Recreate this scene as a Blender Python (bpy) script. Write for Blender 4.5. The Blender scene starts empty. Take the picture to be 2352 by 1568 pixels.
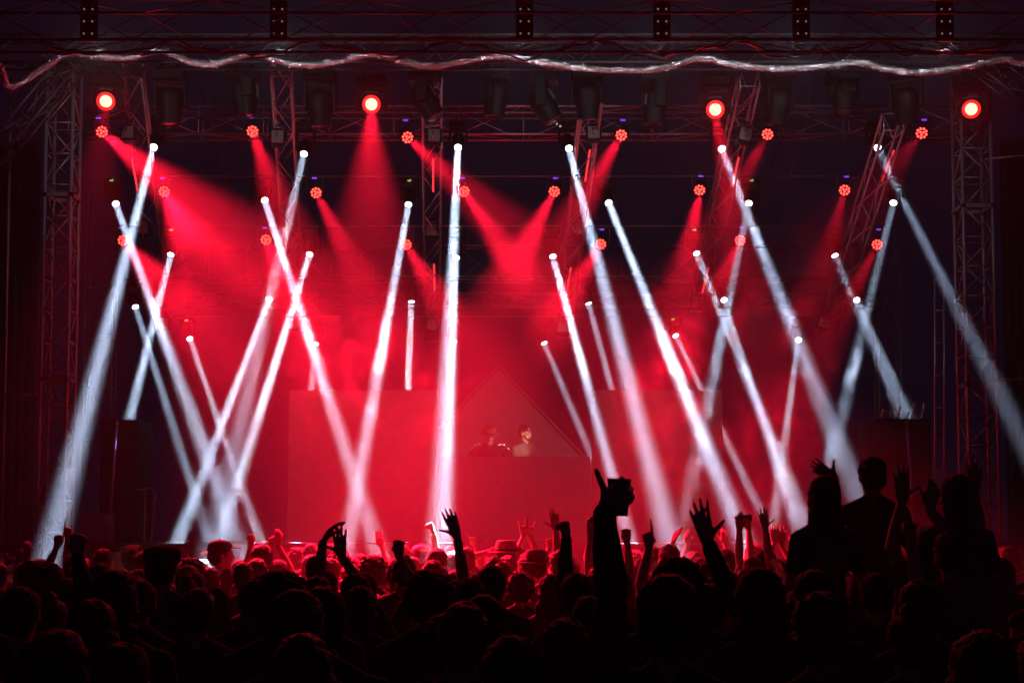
import bpy, math, random
from mathutils import Vector, Matrix, Quaternion, noise
R = math.radians
rnd = random.Random(11)
sc = bpy.context.scene
COL = sc.collection

# ------------------------------------------------------------------ camera, world, exposure
cd = bpy.data.cameras.new('camera'); cam = bpy.data.objects.new('camera', cd); COL.objects.link(cam); sc.camera = cam
PITCH = R(4.0); CZ = 2.0; F = 3267.0; HY = 1230.0      # F in pixels of a 2352 px wide frame
cd.lens = 50; cd.sensor_width = 36
cam.location = (0, 0, CZ); cam.rotation_euler = (math.pi/2 + PITCH, 0, 0)
cd.shift_y = ((HY - 784) - F*math.tan(PITCH))/2352
cd.clip_start = .1; cd.clip_end = 2000

def P(x, y, Y):
    """point of the place seen at (x, y) of the 2352 px frame, Y metres in front of the camera"""
    u = (x - 1176)/F; v = (784 - y)/F + cd.shift_y*2352/F
    d = Vector((u, math.cos(PITCH) - v*math.sin(PITCH), math.sin(PITCH) + v*math.cos(PITCH)))
    return Vector((0, 0, CZ)) + d*(Y/d.y)

w = bpy.data.worlds.new('World'); sc.world = w; w.use_nodes = True
w.node_tree.nodes['Background'].inputs[0].default_value = (.0026, .0017, .0066, 1)
w.node_tree.nodes['Background'].inputs[1].default_value = 1.0
sc.view_settings.view_transform = 'Standard'; sc.view_settings.look = 'None'
sc.view_settings.exposure = 0; sc.view_settings.gamma = 1
cy = sc.cycles
cy.use_denoising = True; cy.use_light_tree = True; cy.use_adaptive_sampling = True; cy.adaptive_threshold = .01
cy.max_bounces = 4; cy.volume_bounces = 0; cy.sample_clamp_indirect = 3; cy.sample_clamp_direct = 0
cy.volume_max_steps = 256
HAZE = .011
SKIP = {1, 2, 4, 5, 6, 7, 10, 11, 12, 13, 14, 16, 17, 18, 19, 20, 21, 22, 23, 24, 25, 29, 30, 32, 34, 36, 39, 40, 41, 42, 43, 44, 45, 46, 47, 48, 50, 51, 52, 53, 56, 57, 60, 61, 62, 65, 67, 68, 69, 70, 71, 72, 74, 81, 83, 84, 86, 87, 88, 89, 91, 92, 94, 101, 102, 103, 104, 106, 107, 116, 117, 118, 119, 120, 121, 130, 133, 134, 135, 136, 141, 147, 150, 151, 152, 153, 156, 163, 164, 167, 169, 176, 178, 179, 180, 182, 183, 190, 194, 196, 198, 199, 203, 205, 207, 209, 213, 214, 223, 226, 233, 239, 240, 246}   # crowd positions wholly hidden behind other people
BEAM_W = 118; PAR_W = 39000
FILL_W = 46  # power of the added fill light behind each blinder
RED = (1, .005, .030); WHITE = (.60, .72, 1)

# ------------------------------------------------------------------ materials
def mat(name, c, rough=.6, metal=0, var=0, scale=8, emit=None, es=0, bump=0, bscale=40, spec=.5):
    m = bpy.data.materials.new(name); m.use_nodes = True; nt = m.node_tree; b = nt.nodes['Principled BSDF']
    b.inputs['Base Color'].default_value = (*c, 1); b.inputs['Roughness'].default_value = rough
    b.inputs['Metallic'].default_value = metal; b.inputs['Specular IOR Level'].default_value = spec
    tc = nt.nodes.new('ShaderNodeTexCoord')
    if var:
        n = nt.nodes.new('ShaderNodeTexNoise'); n.inputs['Scale'].default_value = scale; n.inputs['Detail'].default_value = 5
        r = nt.nodes.new('ShaderNodeMapRange'); r.inputs[3].default_value = 1 - var; r.inputs[4].default_value = 1 + var
        mx = nt.nodes.new('ShaderNodeVectorMath'); mx.operation = 'SCALE'; mx.inputs[0].default_value = c
        nt.links.new(tc.outputs['Object'], n.inputs['Vector']); nt.links.new(n.outputs[0], r.inputs[0])
        nt.links.new(r.outputs[0], mx.inputs['Scale']); nt.links.new(mx.outputs[0], b.inputs['Base Color'])
    if bump:
        n2 = nt.nodes.new('ShaderNodeTexNoise'); n2.inputs['Scale'].default_value = bscale; n2.inputs['Detail'].default_value = 4
        bp = nt.nodes.new('ShaderNodeBump'); bp.inputs['Strength'].default_value = bump; bp.inputs['Distance'].default_value = .02
        nt.links.new(tc.outputs['Object'], n2.inputs['Vector']); nt.links.new(n2.outputs[0], bp.inputs['Height']); nt.links.new(bp.outputs[0], b.inputs['Normal'])
    if emit:
        b.inputs['Emission Color'].default_value = (*emit, 1); b.inputs['Emission Strength'].default_value = es
        m.cycles.emission_sampling = 'NONE'
    return m

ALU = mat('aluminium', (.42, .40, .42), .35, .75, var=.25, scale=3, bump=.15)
TOPALU = mat('dark_aluminium', (.085, .08, .085), .6, .3, var=.3, scale=3)  # darker grey metal for the top truss and cross pipes
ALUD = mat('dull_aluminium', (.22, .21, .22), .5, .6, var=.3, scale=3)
STEEL = mat('black_steel', (.025, .025, .028), .5, .3, var=.3)
BLACK = mat('black_plastic', (.0028, .0028, .0034), .55, var=.3, bump=.1, spec=.15)
BULB = mat('faint_bulb', (.5, .4, .3), .3, emit=(1, .55, .5), es=.22)
GLASS = mat('fixture_glass', (.2, .2, .22), .2, .3, var=.2)
CHROME = mat('chrome', (.7, .7, .72), .15, 1.0)
LENSOFF = mat('unlit_lens', (.05, .05, .06), .15, .3)
WHITELENS = mat('lit_white_lens', (.8, .8, .8), .3, emit=(.85, .92, 1), es=9)
REDLENS = mat('lit_red_lens', (.5, .05, .05), .3, emit=(1, .012, .012), es=1.8)
REDCORE = mat('lit_red_lens_core', (.5, .05, .05), .3, emit=(1, .52, .32), es=2.8)
REDDOT = mat('lit_red_diodes', (.5, .05, .05), .3, emit=(1, .045, .034), es=7)
REDTUBE = mat('lit_red_tube', (.5, .05, .05), .3, emit=(1, .03, .04), es=2.2)
PURPLE = mat('purple_display', (.1, .05, .3), .3, emit=(.25, .06, 1), es=1.1)
GREENLIT = mat('green_light_glow', (.3, .4, .2), .4, emit=(.62, .75, .36), es=.7)  # glow standing in for greenish light that falls on a fixture
GREEN = mat('green_display', (.1, .3, .05), .3, emit=(.5, 1, .15), es=.8)
DECK = mat('stage_deck', (.022, .02, .022), .55, var=.4, scale=2)
SKIRT = mat('stage_skirt', (.012, .011, .013), .9, var=.3)
FABRIC = mat('set_fabric', (.085, .08, .085), .8, var=.10, scale=1.2, bump=.1, bscale=6)
PYRA = mat('pyramid_fabric', (.15, .14, .145), .75, var=.08, scale=1.5)
GROUND = mat('trampled_ground', (.03, .026, .022), .9, var=.4, scale=2, bump=.4)
DRAPE = mat('dark_drape', (.012, .010, .022), .95, var=.3, scale=.7)
FOIL = mat('silver_foil', (.86, .86, .90), .14, 1.0, bump=.6, bscale=60)
CABLE = mat('black_cable', (.015, .015, .016), .6)
GRILLE = mat('speaker_grille', (.02, .02, .022), .6, .4, var=.3, scale=30, bump=.6, bscale=150)
TRIM = mat('blue_edge_trim', (.10, .10, .28), .4, var=.2)
CUP = mat('plastic_cup', (.7, .65, .65), .4)
CUPD = mat('dark_cup', (.05, .04, .04), .5)
PHONE = mat('phone_case', (.45, .40, .42), .3)
BAND = mat('yellow_wristband', (.75, .6, .05), .5)
STUD = mat('gold_studs', (.85, .65, .4), .2, 1.0)
def skinmat(n, c): return mat(n, c, .5, var=.12, scale=20, bump=.15, bscale=60, spec=.4)
SKINS = [skinmat('fair_skin', (.50, .32, .25)), skinmat('tan_skin', (.38, .23, .16)), skinmat('brown_skin', (.20, .11, .07))]
HAIRS = [mat('dark_hair', (.02, .014, .010), .5, var=.5, scale=60, bump=.8, bscale=120, spec=.2), mat('brown_hair', (.07, .04, .022), .42, var=.5, scale=60, bump=.8, bscale=120, spec=.2),
         mat('fair_hair', (.22, .14, .07), .42, var=.4, scale=60, bump=.8, bscale=120, spec=.2), mat('red_brown_hair', (.10, .035, .018), .42, var=.4, scale=60, bump=.8, bscale=120, spec=.2)]
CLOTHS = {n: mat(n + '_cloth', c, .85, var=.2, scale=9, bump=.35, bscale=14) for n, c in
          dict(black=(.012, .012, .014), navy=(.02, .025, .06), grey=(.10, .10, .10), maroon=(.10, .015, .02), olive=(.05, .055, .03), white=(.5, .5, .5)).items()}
DENIM = mat('denim', (.03, .045, .09), .85, var=.3, scale=20)
FELT = mat('hat_felt', (.10, .07, .06), .85, var=.2)
STRAW = mat('hat_straw', (.35, .26, .18), .8, var=.2, scale=40)

# ------------------------------------------------------------------ helpers
class MB:
    def __init__(s): s.v = []; s.f = []
    def add(s, vs, fs):
        o = len(s.v); s.v += [tuple(v) for v in vs]; s.f += [tuple(i + o for i in f) for f in fs]; return s
    def box(s, c, size, M=None):
        c = Vector(c); h = Vector(size)/2; vs = []
        for z in (-1, 1):
            for y in (-1, 1):
                for x in (-1, 1):
                    p = Vector((x*h.x, y*h.y, z*h.z))
                    vs.append(c + (M @ p if M else p))
        return s.add(vs, [(0, 2, 3, 1), (4, 5, 7, 6), (0, 1, 5, 4), (2, 6, 7, 3), (0, 4, 6, 2), (1, 3, 7, 5)])
    def bevbox(s, c, size, b, M=None):
        c = Vector(c); hx, hy, hz = [k/2 for k in size]; vs = []; fs = []
        prof = [(hx - b, hy), (-hx + b, hy), (-hx, hy - b), (-hx, -hy + b), (-hx + b, -hy), (hx - b, -hy), (hx, -hy + b), (hx, hy - b)]
        for z, k in ((-hz, b), (-hz + b, 0), (hz - b, 0), (hz, b)):
            for x, y in prof:
                p = Vector((x*(1 - k/hx), y*(1 - k/hy), z)); vs.append(c + (M @ p if M else p))
        for r in range(3):
            for i in range(8): fs.append((r*8 + i, r*8 + (i + 1) % 8, r*8 + 8 + (i + 1) % 8, r*8 + 8 + i))
        fs.append(tuple(reversed(range(8)))); fs.append(tuple(range(24, 32)))
        return s.add(vs, fs)
    def tube(s, a, b, r, r2=None, n=8, caps=True):
        a = Vector(a); b = Vector(b); r2 = r if r2 is None else r2
        q = (b - a).to_track_quat('Z', 'Y'); X = q @ Vector((1, 0, 0)); Y = q @ Vector((0, 1, 0)); vs = []
        for p, rr in ((a, r), (b, r2)):
            for i in range(n): t = 2*math.pi*i/n; vs.append(p + X*math.cos(t)*rr + Y*math.sin(t)*rr)
        fs = [(i, (i + 1) % n, n + (i + 1) % n, n + i) for i in range(n)]
        if caps: fs += [tuple(reversed(range(n))), tuple(range(n, 2*n))]
        return s.add(vs, fs)
    def lathe(s, a, d, prof, n=20):
        """prof: list of (distance along d, radius)"""
        a = Vector(a); d = Vector(d).normalized(); q = d.to_track_quat('Z', 'Y'); X = q @ Vector((1, 0, 0)); Y = q @ Vector((0, 1, 0)); vs = []; fs = []
        for z, r in prof:
            for i in range(n): t = 2*math.pi*i/n; vs.append(a + d*z + X*math.cos(t)*r + Y*math.sin(t)*r)
        for k in range(len(prof) - 1):
            for i in range(n): fs.append((k*n + i, k*n + (i + 1) % n, k*n + n + (i + 1) % n, k*n + n + i))
        fs.append(tuple(reversed(range(n)))); fs.append(tuple(range(len(vs) - n, len(vs))))
        return s.add(vs, fs)
    def path(s, pts, r, n=8):
        for i in range(len(pts) - 1): s.tube(pts[i], pts[i + 1], r if not callable(r) else r(i), r if not callable(r) else r(i + 1), n)
        return s
    def capsule(s, a, b, ra, rb, n=12):
        a = Vector(a); b = Vector(b); d = b - a; L = d.length
        if L < 1e-5: d = Vector((0, 0, 1)); L = 0; dn = d
        else: dn = d/L
        prof = []
        for k in range(5): t = math.pi/2*(1 - k/4); prof.append((-ra*math.sin(t), max(ra*math.cos(t), ra*.02)))
        for k in range(5): t = math.pi/2*k/4; prof.append((L + rb*math.sin(t), max(rb*math.cos(t), rb*.02)))
        return s.lathe(a, dn, prof, n)
    def ell(s, c, r, M=None, nu=16, nv=10):
        c = Vector(c); vs = []; fs = []
        for j in range(nv + 1):
            ph = math.pi*(.02 + .96*j/nv)
            for i in range(nu):
                t = 2*math.pi*i/nu; p = Vector((r[0]*math.sin(ph)*math.cos(t), r[1]*math.sin(ph)*math.sin(t), -r[2]*math.cos(ph)))
                vs.append(c + (M @ p if M else p))
        for j in range(nv):
            for i in range(nu): fs.append((j*nu + i, j*nu + (i + 1) % nu, j*nu + nu + (i + 1) % nu, j*nu + nu + i))
        fs.append(tuple(reversed(range(nu)))); fs.append(tuple(range(len(vs) - nu, len(vs))))
        return s.add(vs, fs)
    def mesh(s, name, m=None, smooth=False):
        me = bpy.data.meshes.new(name); me.from_pydata(s.v, [], s.f); me.validate(); me.update()
        if m: me.materials.append(m)
        if smooth: me.polygons.foreach_set('use_smooth', [True]*len(me.polygons))
        return me
    def build(s, name, m, parent=None, smooth=False):
        return link(name, s.mesh(name, m, smooth), parent)

def link(name, me, parent=None):
    o = bpy.data.objects.new(name, me); COL.objects.link(o)
    if parent: o.parent = parent
    return o
def tag(o, label=None, cat=None, group=None, kind=None):
    for k, v in (('label', label), ('category', cat), ('group', group), ('kind', kind)):
        if v: o[k] = v
    return o
def thing(name, label, cat, loc=(0, 0, 0), group=None, rot=None):
    o = bpy.data.objects.new(name, None); COL.objects.link(o); o.location = loc
    if rot is not None: o.rotation_euler = rot
    o.empty_display_size = .2
    return tag(o, label, cat, group)
def copy_tree(o, parent=None):
    c = o.copy(); COL.objects.link(c); c.parent = parent
    for ch in list(o.children): copy_tree(ch, c)
    return c
ORD = ['zeroth', 'first', 'second', 'third', 'fourth', 'fifth', 'sixth', 'seventh', 'eighth', 'ninth', 'tenth', 'eleventh', 'twelfth', 'thirteenth', 'fourteenth', 'fifteenth', 'sixteenth', 'seventeenth', 'eighteenth', 'nineteenth', 'twentieth']

# ------------------------------------------------------------------ setting
GZ = 1.9     # height of the stage deck
tag(MB().add([(-300, -60, 0), (300, -60, 0), (300, 600, 0), (-300, 600, 0)], [(0, 1, 2, 3)]).build('ground', GROUND), kind='structure')
st = thing('stage_platform', 'black raised stage deck with dark skirt behind the crowd', 'stage', (0, 0, 0))
MB().box((0, 24.1, GZ - .06), (17, 11, .12)).build('deck', DECK, st)
sk = MB()
for i in range(120):
    x0 = -8.5 + i*17/120; x1 = x0 + 17/120; o = .03*(i % 2)
    sk.add([(x0, 18.56 + o, .02), (x1, 18.59 - o, .02), (x1, 18.59 - o, 1.83), (x0, 18.56 + o, 1.83)], [(0, 1, 2, 3)])
sk.build('skirt', SKIRT, st)
lg = [st]
for i in range(9):
    MB().tube((-8 + i*2, 23.9, 0), (-8 + i*2, 23.9, GZ - .13), .05).build('support_leg', STEEL, st)

# set wall panels, booth front and pyramid
def panel(x0, x1, y, label, D=21.3, bottom=GZ, name='set_wall'):
    a = P(x0, y, D); b = P(x1, y, D); cx = (a.x + b.x)/2; wd = b.x - a.x; h = a.z - bottom
    t = thing(name, label, 'set wall' if name == 'set_wall' else 'booth', (cx, D + .06, bottom))
    MB().bevbox((0, 0, h/2 + .002), (wd - .01, .10, h - .004), .012).build('fabric_panel', FABRIC, t)
    fr = MB()
    for sx in (-1, 1): fr.box((sx*(wd/2 - .04), .085, h/2), (.05, .06, h - .02))
    for z in (.05, h/2, h - .06): fr.box((0, .084, z), (wd - .14, .05, .05))
    fr.build('back_frame', STEEL, t)
    return t
panel(662, 1008, 895, 'broad red-lit set wall panel left of the two performers')
panel(1358, 1660, 895, 'broad red-lit set wall panel right of the two performers')
bt = panel(1010, 1356, 1048, 'low red-lit booth front hiding the two performers below the chest', name='performance_booth')
MB().box((0, .45, .98), (2.0, .6, .05)).build('table_top', BLACK, bt)
MB().bevbox((-.5, .45, 1.045), (.35, .3, .08), .01).build('mixing_deck', BLACK, bt)
MB().bevbox((.45, .45, 1.045), (.35, .3, .08), .01).build('mixing_deck', BLACK, bt)
for sx in (-1, 1): MB().box((sx*.9, .45, .475), (.06, .5, .95)).build('leg', STEEL, bt)
py = thing('pyramid_backdrop', 'large pale pyramid set piece rising behind the two performers', 'set piece', (P(1145, 900, 25.4).x, 25.3, GZ))
hb = 2.65; ph = P(1145, 840, 25.3).z - GZ
faces = [((-hb, -hb), (hb, -hb)), ((hb, -hb), (hb, hb)), ((hb, hb), (-hb, hb)), ((-hb, hb), (-hb, -hb))]
for a, b in faces:
    n = Vector(((a[0] + b[0])/2, (a[1] + b[1])/2, 0)).normalized()*.03
    A = Vector((*a, 0)); B = Vector((*b, 0)); T = Vector((0, 0, ph)); k = .985
    MB().add([A*k, B*k, T - Vector((0, 0, .06)), A*k - n, B*k - n, T - n - Vector((0, 0, .12))], [(0, 1, 2), (5, 4, 3), (0, 3, 4, 1), (1, 4, 5, 2), (2, 5, 3, 0)]).build('side_panel', PYRA, py)
ed = MB()
for a, b in faces: ed.tube((*a, .02), (*b, .02), .02); ed.tube((*a, .02), (0, 0, ph), .02, n=6)
ed.build('edge_frame', ALUD, py)

def drape(x0, x1, ytop, D, label):  # added cloths that black out the sky beyond the towers
    a = P(x0, ytop, D); b = P(x1, ytop, D); n = 90; vs = []; fs = []; wd = b.x - a.x
    t = thing('added_drape', label, 'drape', (a.x, D, 0))
    for i in range(n + 1):
        o = .10*math.sin(i*1.35) + .05*math.sin(i*.37 + 1)
        vs += [(wd*i/n, o, .02), (wd*i/n, o*.6, a.z)]
    for i in range(n): fs.append((2*i, 2*i + 2, 2*i + 3, 2*i + 1))
    MB().add(vs, fs).build('cloth', SKIRT, t, True)
    MB().tube((0, 0, a.z + .03), (wd, 0, a.z + .03), .03).build('top_rail', STEEL, t)
drape(-260, 92, 330, 25.5, 'tall black drape added behind the left lattice tower')
drape(2296, 2640, 330, 25.5, 'tall black drape added behind the right lattice tower')

# ------------------------------------------------------------------ trusses
def truss(label, a, b, up, wid, hgt, bay=.5, r=.022, rb=.010, m=ALU, mb=None, name='truss', rungs=True, rot=0, sides=4):
    """box truss from a to b; a thing with four chords and its bracing"""
    a = Vector(a); b = Vector(b); d = (b - a); L = d.length; d.normalize()
    up = (Vector(up) - d*Vector(up).dot(d)).normalized(); s = d.cross(up)
    t = thing(name, label, 'tower' if 'tower' in name else ('ladder' if 'ladder' in name else 'truss'), a)
    cs = [(-1, -1), (1, -1), (1, 1), (-1, 1)] if sides == 4 else [(-1, 0), (1, 0)]
    off = [s*(x*wid/2) + up*(y*hgt/2) for x, y in cs]
    for o in off: MB().tube(o, d*L + o, r, n=8).build('chord', m, t, True)
    nb = max(1, round(L/bay)); br = MB()
    for f in range(len(off) if sides == 4 else 1):
        o1 = off[f]; o2 = off[(f + 1) % len(off)]
        for k in range(nb + 1):
            p = d*(L*k/nb)
            if sides == 2: MB().tube(o1 + p, o2 + p, rb, n=6).build('rung', mb or m, t, True)
            elif rungs or k in (0, nb): br.tube(o1 + p, o2 + p, rb, n=5)
            if k < nb and sides == 4:
                q = d*(L*(k + 1)/nb)
                if (k + f) % 2: br.tube(o1 + p, o2 + q, rb, n=5)
                else: br.tube(o2 + p, o1 + q, rb, n=5)
    if sides == 4: br.build('bracing', mb or m, t, True)
    return t
UP = (0, 0, 1)
def hx(y, Y): return P(1176, y, Y).z
XW = 7.6
# top front truss, roof trusses
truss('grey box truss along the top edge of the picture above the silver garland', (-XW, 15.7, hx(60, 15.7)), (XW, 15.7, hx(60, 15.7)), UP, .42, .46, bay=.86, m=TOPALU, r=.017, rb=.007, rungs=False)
truss('black truss hanging right behind the silver garland, carrying the big moving heads', (-XW, 18.0, hx(120, 18.0)), (XW, 18.0, hx(120, 18.0)), UP, .3, .36, bay=.42, m=STEEL, rungs=False)
truss('upper grey box truss behind the row of big moving heads', (P(165, 283, 20.8).x, 20.8, hx(283, 20.8)), (P(2240, 283, 20.8).x, 20.8, hx(283, 20.8)), UP, .32, .42, bay=.95, r=.02)
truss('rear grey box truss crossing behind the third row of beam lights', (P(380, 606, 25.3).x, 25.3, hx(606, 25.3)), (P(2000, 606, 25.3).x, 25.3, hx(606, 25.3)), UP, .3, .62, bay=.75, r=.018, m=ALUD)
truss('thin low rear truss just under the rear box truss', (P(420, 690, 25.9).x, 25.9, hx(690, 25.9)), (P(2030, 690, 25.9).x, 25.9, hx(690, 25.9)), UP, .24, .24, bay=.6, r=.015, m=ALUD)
def tower(xp, Y, wd, label, y_top=150, m=ALU, z0=0):
    x = P(xp, 700, Y).x; zt = hx(y_top, Y)
    t = truss(label, (x, Y, z0), (x, Y, zt), (0, 1, 0), wd, wd, bay=.40, r=.024, rb=.011, m=m, name='tower_truss')
    MB().box((0, 0, .03), (wd + .25, wd + .25, .06)).build('base_plate', STEEL, t)
    z = 1.6
    while z < zt:
        pads = MB(); h_ = wd/2
        for sx, sy in ((-1, 0), (1, 0), (0, -1), (0, 1)): pads.box((sx*h_, sy*h_, z), (.06 if sx else wd + .06, .06 if sy else wd + .06, .05))
        pads.build('connector', m, t)
        z += 2.4
    return t
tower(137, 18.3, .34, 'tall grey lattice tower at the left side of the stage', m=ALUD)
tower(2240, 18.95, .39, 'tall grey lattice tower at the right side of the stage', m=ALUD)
# sloping rafters: front top to back bottom
raf = [(303, 160, 375, 745, 'far left'), (645, 158, 682, 745, 'second from left'), (992, 160, 993, 770, 'third from left'),
       (1362, 205, 1291, 760, 'fourth from left'), (1722, 180, 1598, 700, 'fifth from left'), (2052, 280, 1902, 750, 'far right')]
RAF = []
for x0, y0, x1, y1, nm in raf:
    a = P(x0, y0, 18.7); b = P(x1, y1, 24.6)
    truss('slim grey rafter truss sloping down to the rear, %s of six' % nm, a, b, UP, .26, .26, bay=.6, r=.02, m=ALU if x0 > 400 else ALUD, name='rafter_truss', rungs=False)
    RAF.append((a, b))
for x0, y0, x1, y1, nm in [(488, 165, 560, 480, 'left'), (1850, 190, 1760, 500, 'right')]:
    truss('faint dark ladder frame sloping behind the stage roof on the %s' % nm, P(x0, y0, 26), P(x1, y1, 27), (0, 1, 0), .42, .0, bay=.42, r=.018, m=ALUD, name='roof_ladder', sides=2)
truss('narrow dark access ladder left of the right lattice tower', P(2158, 1235, 19.6), P(2158, 640, 19.6), (0, 1, 0), .13, .0, bay=.45, r=.012, m=ALU, name='access_ladder', sides=2)
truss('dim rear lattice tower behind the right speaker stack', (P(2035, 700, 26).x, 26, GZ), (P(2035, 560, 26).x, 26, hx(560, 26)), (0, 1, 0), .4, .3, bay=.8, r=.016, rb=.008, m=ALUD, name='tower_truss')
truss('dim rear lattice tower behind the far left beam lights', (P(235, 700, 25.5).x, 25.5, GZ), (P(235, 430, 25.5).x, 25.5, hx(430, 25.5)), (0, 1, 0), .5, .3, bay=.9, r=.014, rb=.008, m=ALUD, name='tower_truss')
truss('diagonal black roof strut truss in the upper left corner', P(-40, 395, 17.8), P(165, 150, 17.8), UP, .26, .24, bay=.5, m=STEEL, r=.016, name='corner_strut')
truss('diagonal dark roof strut truss in the upper right corner', P(2385, 245, 17.8), P(2250, 140, 17.8), UP, .26, .24, bay=.5, m=STEEL, r=.016, name='corner_strut')
def pole(name, label, a, b, r=.02, m=ALUD, cat='pole'):
    a = Vector(a); b = Vector(b); t = thing(name, label, cat, a)
    MB().tube((0, 0, 0), b - a, r, n=10).build('tube', m, t, True)
    for k in (.03, .955): MB().tube((b - a)*k, (b - a)*(k + .015), r*1.6, n=10).build('clamp', STEEL, t)
    return t
pole('guard_rail', 'grey horizontal rail reaching from the left lattice tower to the picture edge', P(-30, 905, 18.3), P(122, 908, 18.3), .022)
pole('guard_rail', 'thin sloping rail right of the right lattice tower', P(2268, 873, 18.3), P(2400, 868, 18.3), .015)
pole('guard_rail', 'thin rail high up right of the right lattice tower', P(2262, 366, 18.3), P(2400, 352, 18.3), .012)
pole('vertical_pole', 'thin dark pole at the left picture edge', (P(18, 700, 18.9).x, 18.9, 0), (P(18, 500, 18.9).x, 18.9, hx(180, 18.9)), .018)
# cross pipes carrying the light rows
ROWD = [0, 20.0, 20.9, 21.8, 22.7, 23.8]
PIPEY = [0, 272, 405, 519, 634, 727]
PIPEZ = [0]
for r in range(1, 6):
    z = hx(PIPEY[r], ROWD[r]); PIPEZ.append(z)
    x = 1176 - (1010 - 45*r)
    pole('cross_pipe', 'thin grey pipe carrying the %s row of beam lights from the top' % ORD[r], (P(x, 400, ROWD[r]).x, ROWD[r], z), (-P(x, 400, ROWD[r]).x, ROWD[r], z), .014, TOPALU, 'pipe')

# ------------------------------------------------------------------ stage lights
def orient(d): return Vector(d).to_track_quat('-Z', 'Y')
def moving_head(name, label, cat, lens, d, s, lensmat, group, pipe_z, big=False):
    """lens: world position of lens centre; d: pointing direction; s: size factor"""
    d = Vector(d).normalized(); hl = .36*s; piv = Vector(lens) - d*(hl*.62)
    top = max(pipe_z, piv.z + .26*s)
    root = thing(name, label, cat, (piv.x, piv.y, top), group)
    O = Vector((0, 0, piv.z - top))
    b = MB(); b.bevbox((0, 0, -.10*s), (.34*s, .24*s, .13*s), .02*s)
    b.box((0, .121*s, -.10*s), (.10*s, .012, .04*s))
    b.build('base', BLACK, root)
    for sx in (-1, 1): MB().box((sx*.08*s, 0, .0), (.04*s, .05*s, .08*s)).build('clamp', STEEL, root)
    q = Vector((d.x, d.y, 0)); yaw = math.atan2(d.x, -d.y) if q.length > .05 else 0
    M = Matrix.Rotation(yaw, 3, 'Z')
    y = MB(); hw = .155*s; zt = -.165*s
    for sx in (-1, 1):
        y.bevbox(M @ Vector((sx*hw, 0, (zt + O.z)/2 - .02*s)), (.035*s, .11*s, abs(O.z - zt) + .08*s), .008*s, M)
    y.bevbox((0, 0, zt - .015*s), (.34*s, .13*s, .035*s), .008*s, M)
    y.build('yoke', BLACK, root)
    h = MB(); rr = .13*s if big else .12*s; lr = .10*s if big else .068/.75*s*.75
    h.lathe(O - d*(hl*.42), d, [(0, rr*.55), (.03*s, rr*.9), (hl*.25, rr), (hl*.6, rr), (hl*.85, rr*.86), (hl*1.035, lr + .012), (hl*1.045, lr + .012), (hl*1.045, lr + .004), (hl*1.03, lr)], 20)
    h.build('head', BLACK, root, True)
    if big:
        v = MB(); q2 = orient(d).to_matrix()
        v.box(O + q2 @ Vector((0, rr*1.0, hl*.05)), (rr*1.1, .02*s, hl*.35), q2); v.build('vent_cover', STEEL, root)
    l = MB(); l.lathe(O + d*(hl*.62 - .012), d, [(0, lr), (.008, lr), (.016, lr*.7), (.019, lr*.2)], 20); l.build('lens', lensmat, root, True)
    return root, O + d*(hl*.62 + .012), d
def beam_lamp(root, pos, d, W, spread, size, col):
    l = bpy.data.lights.new('beam_lamp', 'AREA'); l.energy = W; l.shape = 'SQUARE'; l.size = size; l.spread = R(spread); l.color = col
    o = bpy.data.objects.new('beam_lamp', l); COL.objects.link(o); o.parent = root; o.location = pos; o.rotation_mode = 'QUATERNION'; o.rotation_quaternion = orient(d)
    return o
def lamp(root, pos, d, W, ang, blend, rad, col, name='spot_lamp'):
    l = bpy.data.lights.new(name, 'SPOT'); l.energy = W; l.spot_size = R(ang); l.spot_blend = blend; l.shadow_soft_size = rad; l.color = col
    o = bpy.data.objects.new(name, l); COL.objects.link(o); o.parent = root; o.location = pos; o.rotation_mode = 'QUATERNION'; o.rotation_quaternion = orient(d)
    return o
beams = [(1, 353, 338, 110, 1285, 14.3, 1), (1, 698, 354, 500, 1200, 15, .45), (1, 1052, 339, 1010, 1250, 14.6, 1.4), (1, 1307, 341, 1535, 1230, 14.8, 1), (1, 1658, 342, 1960, 1110, 15, .48), (1, 2016, 339, 2352, 1010, 15, .2),
         (2, 266, 468, 540, 1230, 17, .8), (2, 608, 460, 860, 1240, 17, .8), (2, 938, 470, 800, 1230, 17, .9), (2, 1398, 466, 1700, 1220, 16.5, 1.2), (2, 1720, 467, 1580, 1150, 17.5, .26), (2, 2052, 466, 1910, 1050, 18, .2),
         (3, 392, 585, 297, 963, 20.2, 1), (3, 711, 584, 505, 1240, 18.8, 1.2), (3, 1048, 592, 1020, 1240, 19, .8), (3, 1270, 589, 1440, 1220, 19, 1.0), (3, 1600, 582, 1850, 1200, 19, .5), (3, 1918, 587, 2065, 945, 20.5, .28),
         (4, 311, 705, 480, 1240, 20.3, .4), (4, 618, 687, 400, 1265, 19.2, 1.1), (4, 945, 693, 935, 945, 22.3, 1.3), (4, 1352, 697, 1445, 1041, 22.3, .5), (4, 1663, 689, 1825, 1190, 19.8, .6), (4, 1968, 689, 2085, 945, 20.7, .3),
         (5, 436, 778, 600, 1250, 21, .5), (5, 725, 790, 705, 981, 23, .5), (5, 1042, 784, 1035, 950, 23, .5), (5, 1250, 788, 1377, 1090, 23, .4), (5, 1552, 771, 1750, 1180, 21.9, .4), (5, 1834, 781, 1775, 1215, 20.5, .4)]
WH = {1: 'topmost', 2: 'second', 3: 'third', 4: 'fourth', 5: 'lowest'}
NTH = ['leftmost', 'second from left', 'third from left', 'third from right', 'second from right', 'rightmost']
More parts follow.
